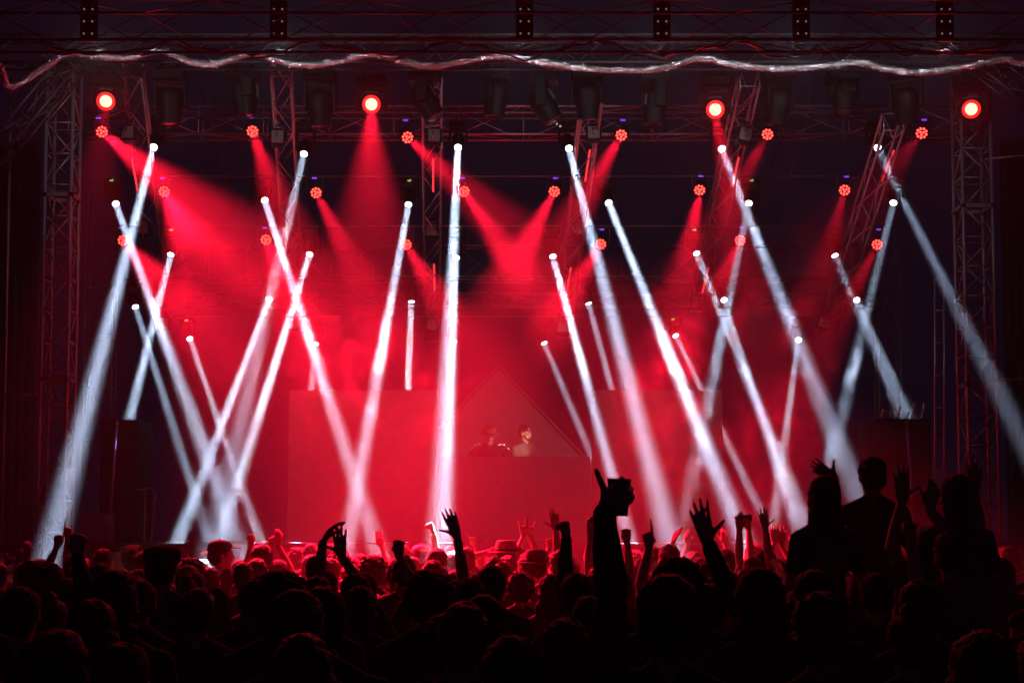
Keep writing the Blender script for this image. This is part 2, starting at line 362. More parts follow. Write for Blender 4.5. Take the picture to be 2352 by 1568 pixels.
for k, (r, x, y, x2, y2, d2, f) in enumerate(beams):
    a = P(x, y, ROWD[r]); d = (P(x2, y2, d2) - a).normalized()
    slant = 'slanting right' if x2 - x > 30 else ('slanting left' if x2 - x < -30 else 'nearly straight down')
    root, lp, d = moving_head('beam_light', 'black moving head with white beam %s, %s in the %s row' % (slant, NTH[k % 6], WH[r]),
                              'stage light', a, d, .78, WHITELENS, 'white beam moving heads', PIPEZ[r])
    beam_lamp(root, lp, d, BEAM_W*f, 2.4, .085, WHITE)
    if k == 3:  # patch of green light on the fixture, shaped as glowing blobs
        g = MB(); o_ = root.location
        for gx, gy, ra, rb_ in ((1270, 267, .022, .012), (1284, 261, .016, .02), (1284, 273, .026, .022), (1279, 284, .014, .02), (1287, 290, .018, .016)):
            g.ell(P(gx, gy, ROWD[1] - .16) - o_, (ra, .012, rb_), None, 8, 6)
        g.build('green_light_blobs', GREENLIT, root, True)
    if r in (2, 3, 5) and k % 2 == 0:
        g = MB(); g.box((0, 0, 0), (.05, .006, .018)); g.box((.022, 0, .008), (.008, .006, .03))
        o = g.build('green_display', GREEN, root); o.location = (.0, -.124, -.07)
pars = [(20, 234, 303, 500, 520, 19, 2.2, 22), (20, 580, 302, 650, 500, 18.6, 1, 17), (20, 936, 316, 1070, 440, 19, 1.2, 16), (20, 1427, 311, 1300, 530, 19, 1, 18), (20, 1763, 309, 1600, 600, 19, .35, 18), (20, 2117, 306, 2040, 400, 19, .12, 18),
        (20.9, 377, 440, 480, 620, 19, 1.25, 26), (20.9, 726, 443, 810, 600, 20, .8, 18), (20.9, 1066, 440, 1180, 600, 20, 1, 20), (20.9, 1273, 440, 1190, 600, 20, 1, 20), (20.9, 1607, 437, 1560, 700, 20, 1, 20), (20.9, 1940, 437, 1890, 620, 20, .25, 18),
        (21.8, 283, 552, 410, 700, 20.3, 1.2, 22), (21.8, 611, 551, 660, 670, 20.5, .8, 20), (21.8, 933, 562, 1010, 690, 20.5, .9, 18), (21.8, 1380, 561, 1300, 690, 20.5, .8, 18), (21.8, 1700, 552, 1610, 740, 20.5, .6, 18), (21.8, 2015, 562, 1850, 880, 20.0, .35, 16)]
for k, (D, x, y, x2, y2, d2, f, ang) in enumerate(pars):
    a = P(x, y, D); d = (P(x2, y2, d2) - a).normalized(); face = (Vector((0, 0, 2)) - a).normalized()
    fd = (d*.45 + face*.55).normalized()
    r = 1 + k//6; pz = PIPEZ[r]
    piv = a - fd*.10; top = max(pz, piv.z + .18)
    root = thing('par_light', 'round par light with glowing red diodes, %s in the %s red row' % (NTH[k % 6], ('upper', 'middle', 'lower')[k//6]), 'stage light', (piv.x, piv.y, top), 'red par lights')
    O = Vector((0, 0, piv.z - top)); yk = MB()
    for sx in (-1, 1): yk.box((sx*.12, 0, O.z/2 - .02), (.012, .035, -O.z - .02))
    yk.box((0, 0, -.02), (.25, .05, .012)); yk.box((0, 0, .0), (.05, .06, .07)); yk.build('yoke', STEEL, root)
    h = MB(); h.lathe(O - fd*.10, fd, [(0, .04), (.02, .085), (.12, .10), (.19, .11), (.205, .11), (.205, .10), (.195, .098)], 20); h.build('housing', BLACK, root, True)
    q = orient(-fd).to_matrix(); dots = MB()
    for ring, n in ((.024, 3), (.066, 9)):
        for i in range(n):
            t = 2*math.pi*i/n + .3
            dots.lathe(O + fd*.094 + q @ Vector((ring*math.cos(t), ring*math.sin(t), 0)), fd, [(0, .0165), (.008, .0165), (.013, .006)], 8)
    dots.build('diode_cluster', REDDOT, root)
    p = MB().box((0, 0, 0), (.07, .02, .02)).build('purple_display', PURPLE, root); p.location = (0, -.09, -.03) if top - piv.z < .24 else (0, -.05, O.z + .2)
    lamp(root, O + fd*.125, d, PAR_W*f, ang*1.12, 1, .05, RED)
# big moving heads on the black truss
big = [(243, 233, 1), (390, 285, 0), (565, 265, 0), (735, 290, 0), (853, 240, 1), (1000, 270, 2), (1135, 268, 0), (1272, 278, 2), (1350, 274, 0), (1500, 288, 0), (1643, 252, 1), (1782, 288, 0), (1940, 258, 0), (2085, 285, 0), (2231, 251, 1)]
bz = hx(155, 18.3)
nthb = 0
for k, (x, y, st_) in enumerate(big):
    a = P(x, y, 18.3); nthb += 1
    if st_ == 1: d = (Vector((0, 0, 2)) - a).normalized(); lab = 'big moving head glaring red at the audience, %s of four' % {243: 'leftmost', 853: 'second from left', 1643: 'third from left', 2231: 'rightmost'}[x]
    elif st_ == 2: d = Vector((.5, -.1, -.85)); lab = 'unlit big moving head tilted to the right, %s of the silver box clamp row' % ('left' if x < 1100 else 'right'); lab = 'unlit big moving head tilted toward the right, the %s of two such' % ('left' if x < 1100 else 'right')
    else: d = Vector((rnd.uniform(-.12, .12), rnd.uniform(-.15, .25), -1)); lab = 'unlit big moving head hanging down, %s along the black truss' % (ORD[k + 1] + ' fixture from left')
    root, lp, d = moving_head('moving_head', lab, 'stage light', a, d, 1.25 if st_ != 1 else 1.2, REDLENS if st_ == 1 else LENSOFF, 'big moving heads behind the garland', bz, True)
    if st_ == 1:
        MB().lathe(lp - d*.004, d, [(0, .078), (.006, .070), (.010, .03)], 20).build('lens_core', REDCORE, root, True)
        lamp(root, lp + d*.07, d, 230, 72, .6, .05, (1, .02, .03), 'glare_lamp')
        if x in (853, 1643, 243):
            t = {853: (853, 420, 17.2), 1643: (1672, 420, 17.6), 243: (225, 420, 17.2)}[x]
            lamp(root, lp + Vector((0, -.03, -.05)), P(*t) - a, PAR_W*{853: .9, 1643: .8, 243: .12}[x], 24 if x != 1643 else 16, 1, .06, RED)
# strobes / scroller boxes with glass fronts on the rafters
SB = [(297, 305, 19.4, 0), (640, 315, 19.4, 0), (998, 312, 19.4, 0), (1363, 305, 19.4, 0), (1717, 310, 19.4, .2), (2078, 300, 19.4, .45),
      (330, 522, 22.0, 0), (992, 528, 22.0, 0), (1332, 525, 22.0, 0), (378, 742, 24.2, 0), (676, 742, 24.2, 0), (993, 745, 24.2, 0), (1291, 750, 24.2, 0), (1898, 740, 24.2, .3)]
sn = ['on the far left rafter', 'on the second rafter', 'on the third rafter', 'on the fourth rafter', 'on the fifth rafter', 'on the far right rafter', 'on the far left rafter', 'on the third rafter', 'on the fourth rafter', 'at the far left rafter foot', 'at the second rafter foot', 'at the third rafter foot', 'at the fourth rafter foot', 'at the far right rafter foot']
for (x, y, D, tilt), nm, k in zip(SB, sn, range(99)):
    c = P(x, y, D); s = 1.0
    lvl = 'upper ' if k < 6 else ('middle ' if k < 9 else 'lower ')
    root = thing('strobe_light', lvl + 'boxy strobe lamp with glass front, ' + nm, 'strobe light', c + Vector((0, 0, .18)), 'boxy strobe lamps on the rafters', (0, tilt, 0))
    MB().bevbox((0, 0, -.2), (.21, .2, .22), .02).build('housing', BLACK, root)
    gl = MB(); gl.bevbox((0, -.102, -.2), (.165, .012, .17), .004); gl.build('glass_front', GLASS, root)
    MB().tube((-.01, -.114, -.24), (-.01, -.114, -.14), .011, n=8).tube((-.03, -.114, -.15), (.0, -.114, -.15), .008, n=6).build('flash_tube', CHROME, root, True)
    MB().lathe((0, 0, -.09), (0, 0, 1), [(0, .07), (.02, .085), (.03, .085), (.04, .05), (.09, .045)], 14).build('neck', CHROME, root, True)
tubes = [(303, 367, 317, 440, 20.1, 'far left'), (995, 366, 995, 441, 20.1, 'third'), (1355, 345, 1344, 417, 20.1, 'fourth'), (1697, 362, 1681, 430, 20.1, 'fifth'), (2053, 346, 2024, 418, 20.1, 'far right'),
         (997, 607, 998, 668, 22.6, 'third'), (1311, 615, 1302, 672, 22.6, 'fourth'), (1627, 616, 1613, 673, 22.6, 'fifth')]
for i, (x, y, x2, y2, D, nm) in enumerate(tubes):
    a = P(x, y, D); b = P(x2, y2, D + .5)
    t = thing('led_tube', '%s glowing red diode strip hanging along the %s rafter' % ('upper' if i < 5 else 'lower', nm), 'light strip', a, 'red diode strips')
    v = b - a; n = 22; dm = MB()
    for k in range(n): dm.tube(v*(k/n), v*((k + .55)/n), .014, n=6)
    dm.build('diodes', REDTUBE, t)
    MB().tube(Vector((0, .022, 0)), v + Vector((0, .022, 0)), .016, n=6).build('backing', BLACK, t)
# audience blinders above: two columns of four round lamps, glowing faintly
for i, x in enumerate((205, 640, 1205, 1520, 1840, 2170)):
    c = P(x, 38, 16.2); t = thing('blinder_light', 'barely glowing blinder bank on the top truss, %s of six' % ('leftmost', 'second from left', 'third from left', 'third from right', 'second from right', 'rightmost')[i], 'stage light', c, 'blinder banks on the top truss')
    MB().bevbox((0, 0, 0), (.20, .07, .60), .02).build('housing', BLACK, t)
    for ix in (-1, 1):
        for iz in range(4):
            q = Vector((ix*.048, -.031, -.22 + iz*.145))
            lp_ = MB().lathe(q, (0, -1, 0), [(0, .03), (.012, .042), (.018, .042), (.018, .036), (.006, .012)], 14).build('lamp', LENSOFF, t, True)
            MB().ell(q + Vector((0, -.012, 0)), (.012, .01, .012), None, 8, 6).build('bulb', BULB, lp_)
    lamp(t, Vector((0, .10, -.30)), Vector((0, 1, .08)), FILL_W, 125, .5, .05, (.85, .88, 1))  # added fill thrown upstage onto the garland, not the blinder's own light
# cables under the top truss
for i in range(7):
    x0 = -5.6 + i*1.65; pts = []
    z0 = hx(92, 16.3)
    for k in range(15):
        u = k/14; pts.append(Vector((u*1.6, 0, -.16*4*u*(1 - u) + .02*math.sin(k*2 + i))))
    mb = MB(); mb.path(pts, .013, 6)
    pts2 = [p + Vector((0, .05, -.05*math.sin(j*.7 + i))) for j, p in enumerate(pts)]; mb.path(pts2, .010, 6)
    tag(mb.build('cable_loop', CABLE), 'sagging black cable bundle under the top truss, %s from left' % ORD[i + 1], 'cable', 'cable bundles under the top truss').location = (x0, 16.32, z0)
# silver garland
gp = [(-60, 60), (0, 150), (19, 198), (60, 183), (110, 150), (160, 122), (240, 130), (300, 132), (370, 117), (430, 140), (480, 148), (530, 138), (580, 123), (650, 142), (715, 150), (780, 140), (860, 124), (940, 145), (1000, 152), (1060, 141), (1160, 129),
      (1250, 145), (1340, 157), (1440, 162), (1530, 156), (1605, 134), (1680, 147), (1770, 158), (1860, 155), (1975, 143), (2030, 157), (2110, 167), (2200, 156), (2300, 138), (2352, 145), (2420, 165)]
def catmull(p, n=10):
    out = []
    for i in range(len(p) - 1):
        a = p[max(i - 1, 0)]; b = p[i]; c = p[i + 1]; d = p[min(i + 2, len(p) - 1)]
        for k in range(n):
            t = k/n; out.append(.5*((2*b) + (c - a)*t + (2*a - 5*b + 4*c - d)*t*t + (-a + 3*b - 3*c + d)*t**3))
    out.append(p[-1]); return out
gl = catmull([P(x, y, 17.4 if x > 10 else 17.0) for x, y in gp], 30)
g0 = gl[len(gl)//2].copy(); mb = MB(); n = 14; vs = []; fs = []
for i, p in enumerate(gl):
    q = (gl[min(i + 1, len(gl) - 1)] - gl[max(i - 1, 0)]).to_track_quat('Z', 'Y')
    for j in range(n):
        t = 2*math.pi*j/n; r = .028 + rnd.uniform(-.008, .008) + .011*(i % 4 < 2)
        vs.append(p - g0 + q @ Vector((math.cos(t)*r, math.sin(t)*r, rnd.uniform(-.01, .01))))
for i in range(len(gl) - 1):
    for j in range(n):
        a, b, c, d = i*n + j, i*n + (j + 1) % n, (i + 1)*n + (j + 1) % n, (i + 1)*n + j
        fs += [(a, b, c), (a, c, d)]
mb.add(vs, fs)
garland = thing('garland', 'wavy silver foil garland draped across the whole stage front near the top', 'garland', g0)
mb.build('foil_tube', FOIL, garland)
fr = MB()   # foil fringe
for i in range(0, len(gl) - 1):
    for k in range(6):
        t = rnd.uniform(0, 2*math.pi); p = gl[i].lerp(gl[i + 1], rnd.random()) - g0; dr = Vector((rnd.uniform(-.5, .5), math.cos(t), math.sin(t))).normalized()
        s_ = dr.cross(Vector((rnd.random(), rnd.random(), rnd.random()))).normalized()*.006; L = rnd.uniform(.036, .052)
        fr.add([p + dr*.02 - s_, p + dr*.02 + s_, p + dr*L + s_, p + dr*L - s_], [(0, 1, 2, 3)])
fr.build('foil_fringe', FOIL, garland)

# ------------------------------------------------------------------ speakers and side gear
def cabinet(x0, x1, ya, yb, D, dep, label, z0=None, z1=None, extra=None):
    a = P(x0, ya, D); b = P(x1, yb, D); z1 = a.z if z1 is None else z1; z0 = b.z if z0 is None else z0
    wd = b.x - a.x; h = z1 - z0; t = thing('speaker_cabinet', label, 'speaker', ((a.x + b.x)/2, D + dep/2, z0), 'stacked black speaker cabinets')
    MB().bevbox((0, 0, h/2), (wd, dep, h - .006), .012).build('cabinet', BLACK, t)
    MB().bevbox((-.0, -dep/2 - .008, h/2), (wd - .05, .02, h - .07), .006).build('grille', GRILLE, t)
    for s_ in (-1, 1): MB().tube((s_*(wd/2 + .012), -.1, h*.6), (s_*(wd/2 + .012), .1, h*.6), .01, n=6).build('handle', STEEL, t)
    return t
zt = P(0, 963, 20).z; hh = (zt - GZ)/3
for i, nm in enumerate(('bottom', 'middle', 'top')):
    cabinet(232, 316, 963, 1200, 20, .75, '%s cabinet of the tall black speaker stack at stage left' % nm, GZ + i*hh, GZ + (i + 1)*hh)
zt = P(0, 962, 20).z; hh = (zt - GZ)/3
for i, nm in enumerate(('bottom', 'middle', 'top')):
    cabinet(2008, 2142, 962, 1200, 20, .9, '%s cabinet of the wide black speaker stack at stage right' % nm, GZ + i*hh, GZ + (i + 1)*hh)
for xt, xb, ytop, nm in ((268, 250, 966, 'left'), (2083, 2102, 966, 'right')):
    a = P(xt, ytop, 19.93); b = P(xb, 1232, 19.93)
    pole('front_strip', 'thin bluish strip running down the front of the %s speaker stack' % nm, b, a, .022, TRIM, 'strip')  # plain bluish strip down each stack front
for i, (x, y, h) in enumerate(((2022, 955, .16), (2043, 953, .19), (2060, 952, .20), (2080, 958, .13), (2094, 945, .27), (2116, 943, .26))):
    a = P(x, 962, 20.25); a.z = zt + .0
    t = thing('clip_light', 'small slanted metal clip lamp on the right speaker stack, %s of six' % ('leftmost', 'second from left', 'third from left', 'third from right', 'second from right', 'rightmost')[i], 'lamp', a, 'clip lamps on the right speaker stack')
    MB().box((0, 0, .012), (.07, .09, .022)).build('foot', BLACK, t)
    v = Vector((.045, -.03, h)); MB().tube((0, 0, .02), v, .014, .018, n=8).build('arm', CHROME, t, True)
    kb = MB()
    for q_ in range(4): kb.tube(v*(.25 + .2*q_), v*(.33 + .2*q_), .028, n=8)
    kb.build('joint', CHROME, t, True)
for i, (x0, x1, y0, D, lab, m) in enumerate(((185, 245, 1180, 19.6, 'low bluish equipment case at the foot of the left speaker stack', TRIM), (95, 150, 1195, 20.5, 'dark equipment case beside the left lattice tower', BLACK),
                                            (2150, 2190, 1150, 19.4, 'dark equipment rack between ladder and right lattice tower', BLACK), (2150, 2185, 1195, 19.0, 'low metal-edged case in front of the equipment rack', BLACK))):
    a = P(x0, y0, D); b = P(x1, y0, D); t = thing('equipment_case', lab, 'case', ((a.x + b.x)/2, D + .25, GZ)); h = a.z - GZ; wd = b.x - a.x
    MB().bevbox((0, 0, h/2), (wd, .45, h), .01).build('body', m, t)
    for sx in (-1, 1): MB().box((sx*wd/2, -.225, h/2), (.022, .022, h - .01)).build('edge_trim', CHROME if i > 1 else ALUD, t)
    MB().box((0, -.23, h + .004), (wd, .02, .022)).build('edge_trim', CHROME if i > 1 else ALUD, t)
    if i > 1:
        for kk in range(3): MB().bevbox((.0, -.235, h*(.25 + .22*kk)), (wd*.7, .02, .04), .004).build('panel_plate', CHROME, t)
# microphone stand with drooping cable by the left stack
a = P(331, 1235, 19.4); t = thing('microphone_stand', 'slim grey boom stand right of the left speaker stack with hanging cable', 'stand', (a.x, a.y, GZ))
zz = P(331, 1120, 19.4).z - GZ
MB().tube((0, 0, 0), (0, 0, zz), .012).build('pole', ALUD, t); MB().tube((-.12, 0, zz - .03), (.10, 0, zz), .01).build('boom', ALU, t)
MB().path([Vector((.10, 0, zz)), Vector((.16, 0, zz - .08)), Vector((.12, 0, zz - .2)), Vector((.13, 0, zz*.5)), Vector((.1, 0, .02))], .006, 6).build('cable', ALUD, t)
MB().lathe((0, 0, 0), (0, 0, 1), [(0, .13), (.015, .13), (.03, .03)], 16).build('foot', STEEL, t)
MB().capsule((-.12, 0, zz - .03), (-.2, 0, zz - .06), .02, .026).build('microphone', STEEL, t)

# ------------------------------------------------------------------ people
_tmp = bpy.data.objects.new('tmp_shape', bpy.data.meshes.new('tmp_shape'))
_tmpcol = bpy.data.collections.new('tmp'); 
def remesh(mb, name, m, vox=.012, smooth=2, jitter=0, jscale=40):
    """one continuous surface round overlapping closed shapes"""
    global _tmp
    me = mb.mesh('tmp_mesh'); o = bpy.data.objects.new('tmp_shape', me); COL.objects.link(o)
    r = o.modifiers.new('r', 'REMESH'); r.mode = 'VOXEL'; r.voxel_size = vox; r.use_smooth_shade = True
    if smooth: s = o.modifiers.new('s', 'SMOOTH'); s.iterations = smooth; s.factor = .5
    dg = bpy.context.evaluated_depsgraph_get(); out = bpy.data.meshes.new_from_object(o.evaluated_get(dg)); out.name = name
    bpy.data.objects.remove(o); bpy.data.meshes.remove(me)
    if jitter:
        nn = [v.normal.copy() for v in out.vertices]
        for v, n_ in zip(out.vertices, nn): v.co += n_*jitter*(noise.noise(v.co*jscale) + .5*noise.noise(v.co*jscale*2.3))
    out.materials.clear(); out.materials.append(m)
    out.polygons.foreach_set('use_smooth', [True]*len(out.polygons))
    return out

def rotv(v, ax, a): return Quaternion(ax, a) @ v
def hand(mb, W, d, nrm, side, kind, s=1.0):
    """W wrist, d direction of the hand, nrm palm normal (palm faces nrm), side +1: thumb toward d x nrm"""
    d = d.normalized(); nrm = (nrm - d*nrm.dot(d)).normalized(); t = d.cross(nrm).normalized()*side    # t: thumb side
    spread = {'open': .16, 'relaxed': .05, 'fist': .0, 'cup': .04, 'phone': .06, 'point': .0, 'droop': .06, 'horns': .1, 'ring': .12}[kind]
    curl = {'open': [.12, .08, .10, .18], 'relaxed': [.45, .5, .6, .7], 'fist': [1.55]*4, 'cup': [.95, .98, 1.0, 1.05], 'phone': [.7, .75, .8, .9], 'point': [.08, 1.5, 1.55, 1.55],
            'droop': [.35, .45, .5, .65], 'horns': [.1, 1.5, 1.5, .15], 'ring': [.95, .35, .25, .2]}[kind]
    lens = [.043, .047, .044, .036]; base = [.030, .010, -.010, -.029]; kn = [.088, .092, .088, .080]
    for i in range(4):
        a = W + t*(base[i]*.55*s) + d*(.012*s); k = W + t*(base[i]*s) + d*(kn[i]*s)
        mb.capsule(a, k, .0150*s, .0115*s, 10)
        f = rotv(d, nrm, 0) + t*((1.5 - i)*spread*.6); f.normalize(); p = k; L = lens[i]*s; ax = f.cross(nrm).normalized()
        for j, fr in enumerate((1.0, .68, .52)):
            f = rotv(f, ax, curl[i]*(1.0 if j == 0 else (.95 if curl[i] > 1 else .7)))
            q = p + f*L*fr; mb.capsule(p, q, (.0096 - .0009*j)*s, (.0088 - .0009*j)*s, 8); p = q
    a = W + t*.014*s + d*.018*s; k = W + t*.040*s + d*.042*s + nrm*.006*s; mb.capsule(a, k, .0155*s, .0125*s, 10)
    if kind == 'open': f = (t*.85 + d*.55).normalized()
    elif kind in ('fist', 'point', 'horns'): f = (d*.6 + nrm*.6 - t*.25).normalized()
    elif kind == 'ring': f = (d*.7 + nrm*.55 + t*.1).normalized()
    elif kind == 'cup': f = (d*.35 + t*.9 - nrm*.1).normalized()
    else: f = (d*.8 + nrm*.35 + t*.35).normalized()
    q = k + f*.036*s; mb.capsule(k, q, .0112*s, .0098*s, 8)
    f2 = (f - t*.45).normalized() if kind in ('fist', 'point', 'horns') else f
    mb.capsule(q, q + f2*.028*s, .0098*s, .0082*s, 8)

def elbow(S, W, L1, L2, hint):
    v = W - S; D = min(v.length, (L1 + L2)*.995); W2 = S + v.normalized()*D
    a = (L1*L1 - L2*L2 + D*D)/(2*D); h = math.sqrt(max(L1*L1 - a*a, 0)); n = v.normalized()
    hh = (hint - n*hint.dot(n)); hh = hh.normalized() if hh.length > 1e-4 else Vector((1, 0, 0))
    return S + n*a + hh*h, W2

def figure(arms, build=1.0, hair='short', head_turn=0, head_tilt=0, vox=.012, shirt='tee', seated=False, lean=(0, 0), female=False, stance=0, face='plain'):
    """arms: {side: None or dict(w=wrist, kind=, d=hand direction, n=palm normal, hint=)} -> dict of shapes; figure faces +y, 1.75 m tall"""
    B = MB(); T = MB(); L = MB(); H = MB()
    sw = (.175 if female else .19)*build; lx, ly = lean
    hip = Vector((0, 0, .94)); ch = Vector((lx*.6, ly*.6, 1.30)); nk = Vector((lx, ly, 1.49)); hd = Vector((lx*1.15, ly*1.2 + .015, 1.635))
    def both(mbs, extra, *a):
        for m_, e in zip(mbs, extra): m_.capsule(a[0], a[1], a[2] + e, a[3] + e)
    # torso
    for m_, e in ((B, 0), (T, .012)):
        m_.ell(hip + Vector((0, 0, .02)), (.155*build + e, .105*build + e, .12 + e))
        m_.ell(hip.lerp(ch, .45), ((.132 if female else .145)*build + e, .10*build + e, .15 + e))
        m_.ell(ch, (.168*build + e, .115*build + e, .17 + e))
        for sx in (-1, 1): m_.capsule(Vector((sx*.05, 0, 1.44)) + nk*Vector((1, 1, 0)).length*0 + Vector((lx*.9, ly*.9, 0)), Vector((sx*sw, 0, 1.395)) + Vector((lx*.85, ly*.85, 0)), .058*build + e, .052*build + e)
    for sx in (-1, 1):
        for m_, e in ((B, 0), (T, .010)): m_.capsule(Vector((sx*.028 + lx*.95, ly*.95, 1.485)), Vector((sx*sw*.72 + lx*.85, ly*.85, 1.425)), .040 + e, .046*build + e)
    B.capsule(nk - Vector((0, 0, .07)), nk + Vector((lx*.1, .01, .07)), .056*build, .053)
    # head
    q = Quaternion((0, 0, 1), head_turn) @ Quaternion((1, 0, 0), head_tilt); M = q.to_matrix()
    def h(x, y, z): return hd + M @ Vector((x, y, z))
    B.ell(h(0, -.008, .025), (.075, .095, .092), M); B.ell(h(0, .022, -.04), (.058, .070, .072), M)
    B.capsule(h(-.02, .062, -.088), h(.02, .062, -.088), .022, .022); B.capsule(h(0, .092, .012), h(0, .108, -.022), .010, .014)
    B.capsule(h(-.03, .083, .022), h(.03, .083, .022), .013, .013); B.capsule(h(-.02, .088, -.052), h(.02, .088, -.052), .009, .009)
    for sx in (-1, 1):
        B.ell(h(sx*.077, -.002, -.008), (.011, .020, .032), M); B.ell(h(sx*.042, .062, -.02), (.022, .025, .02), M)
    # legs
    for sx in (-1, 1):
        hp = hip + Vector((sx*.085, 0, -.03))
        if seated: kn = hp + Vector((sx*.06, .40, .02)); an = kn + Vector((-sx*.06, -.04, -.40))
        else: kn = Vector((sx*(.10 + stance*.3), .02 + stance*sx*.1, .50)); an = Vector((sx*(.11 + stance*.5), -.02 + stance*sx*.1, .085))
        for m_, e in ((B, 0), (L, .010)):
            m_.capsule(hp, kn, .082*build + e, .056 + e); m_.capsule(kn, kn.lerp(an, .35), .054 + e, .054 + e); m_.capsule(kn.lerp(an, .3), an, .055 + e, .038 + e)
            if not seated or m_ is B: m_.capsule(an + Vector((0, -.03, -.04)), an + Vector((sx*.02, .15, -.055 + .0)), .036 + e*.3, .030 + e*.3)
    L.ell(hip - Vector((0, 0, .03)), (.165*build, .117*build, .11))
    # arms
    for sx, A in arms.items():
        S = Vector((sx*sw, 0, 1.395)) + Vector((lx*.85, ly*.85, 0))
        if A is None:
            E_ = S + Vector((sx*.05, -.03, -.28)); W = E_ + Vector((sx*.0, .08, -.24)); kind = 'relaxed'; dd = Vector((0, .2, -1)); nn = Vector((-sx, .2, 0)); 
        else:
            E_, W = elbow(S, Vector(A['w']), .30, .265, Vector(A.get('hint', (sx*.7, -.3, -.3) if A['w'][2] > 1.45 else (sx*.22, -.25, -1)))); kind = A['kind']; dd = Vector(A.get('d', (W - E_).normalized())); nn = Vector(A.get('n', (0, 1, 0)))
            A['real'] = W.copy()
        for m_, e, k in ((B, 0, 1.0), (T, .014, .62 if shirt == 'tee' else 1.0)):
            if shirt == 'tank' and m_ is T: continue
            m_.capsule(S, S.lerp(E_, k), .051*build + e, (.051 + (.037 - .051)*k)*build + e)
            if m_ is B or shirt == 'long': m_.capsule(E_, E_.lerp(W, .4), .039 + e*.8, .039 + e*.8); m_.capsule(E_.lerp(W, .35), E_.lerp(W, .95 if e else 1), .039 + e*.8, .025 + e*.8)
        th = -sx if A is None else A.get('thumb', 0)
        if not th:
            t0 = dd.normalized().cross(nn).normalized(); th = 1 if t0.x*(-sx) > 0 else -1
        hand(B, W, dd, nn, th, kind)
        if A is not None: A['S'] = S; A['E'] = E_
    # hair
    sc_ = 1.0
    if hair in ('short', 'crop', 'long', 'bun', 'curly', 'bob'):
        g = {'short': .012, 'crop': .006, 'long': .016, 'bun': .010, 'curly': .020, 'bob': .018}[hair]
        H.ell(h(0, -.020, .040), (.078 + g, .090 + g, .085 + g), M); H.ell(h(0, -.045, -.005), (.072 + g, .062 + g, .075 + g), M)
        if hair == 'curly':
            for i in range(26):
                t = i*2.4; z = -.4 + 1.35*(i/26); rr = math.sqrt(max(0, 1 - z*z*.8)); H.ell(h(.088*rr*math.cos(t), -.028 + .10*rr*math.sin(t) - .0, .032 + .088*z), (.028, .028, .028)) if math.sin(t)*rr < .75 else None
        if hair in ('long', 'bob'):
            z1 = -.34 if hair == 'long' else -.14
            H.ell(h(0, -.055, z1/2), (.098 if hair == 'long' else .092, .050, abs(z1)/2 + .08), M)
            for sx in (-1, 1): H.capsule(h(sx*.070, -.01, .03), h(sx*.082, -.02, z1*.85), .03, .022)
            if hair == 'long':
                for i in range(7): H.capsule(h(-.08 + .027*i, -.06, -.1), h(-.10 + .033*i, -.07, z1 - .09 - .03*(i % 3)), .03, .012)
        if hair == 'bun': H.ell(h(0, -.06, .135), (.042, .042, .038), M); H.capsule(h(0, -.05, .09), h(0, -.06, .12), .03, .025)
    return dict(body=B, shirt=T, trousers=L, hair=H, head=hd, M=M)

MESHC = {}

def make_person(key, label, loc, scale, skin, haircol, cloth, legs, arms, hair='short', rotz=0, group='concertgoers in the crowd', vox=.012, hat=None, extra=None, legacy=None, **kw):
    t = thing('person', label, 'person', loc, group, (0, 0, rotz)); t.scale = (scale,)*3
    if key is None or key not in MESHC:
        f = figure(arms, hair=hair, vox=vox, **kw)
        ms = dict(body=remesh(f['body'], 'body', skin, vox), shirt=remesh(f['shirt'], 'shirt', cloth, .018, 2, .008, 9), trousers=remesh(f['trousers'], 'trousers', legs, .022, 2, .006, 8))
        if f['hair'].v: ms['hair'] = remesh(f['hair'], 'hair', haircol, .010, 2, .010 if hair != 'curly' else .014, 38)
        ms['f'] = f
        if key is not None: MESHC[key] = ms
    ms = MESHC[key] if key is not None else ms
    for nm, m in (('body', skin), ('shirt', cloth), ('trousers', legs), ('hair', haircol)):
        if nm in ms:
            o = link(nm, ms[nm], t); o.material_slots[0].link = 'OBJECT'; o.material_slots[0].material = m
    f = ms['f']; hd, M = f['head'], f['M']
    def h(x, y, z): return hd + M @ Vector((x, y, z))
    if hat == 'cap':
        c = MB(); c.ell(h(0, -.012, .075), (.092, .108, .062), M, 20, 8)
        c.ell(h(0, .10, .062), (.075, .075, .008), M, 20, 6); c.capsule(h(0, -.012, .137), h(0, -.012, .139), .01, .01, 8); c.build('cap', cloth, t, True)
    elif hat == 'flat_cap':
        c = MB(); c.lathe(h(0, -.012, .03), M @ Vector((0, 0, 1)), [(0, .098), (.03, .101), (.062, .103), (.080, .096), (.088, .07), (.09, .03)], 24); c.ell(h(0, .10, .045), (.08, .07, .008), M, 20, 6); c.build('cap', cloth, t, True)
    elif hat == 'hat':
        c = MB(); ax = M @ Vector((0, 0, 1)); c.lathe(h(0, -.012, .035), ax, [(0, .165), (.006, .168), (.012, .160), (.010, .108), (.05, .102), (.10, .092), (.118, .075), (.112, .03)], 26); hb_ = c.build('hat', FELT if extra != 'straw' else STRAW, t, True)
        c = MB(); c.lathe(h(0, -.012, .052), ax, [(0, .108), (.022, .1055)], 26); c.build('band', CLOTHS['black'], hb_, True)
    return t, f

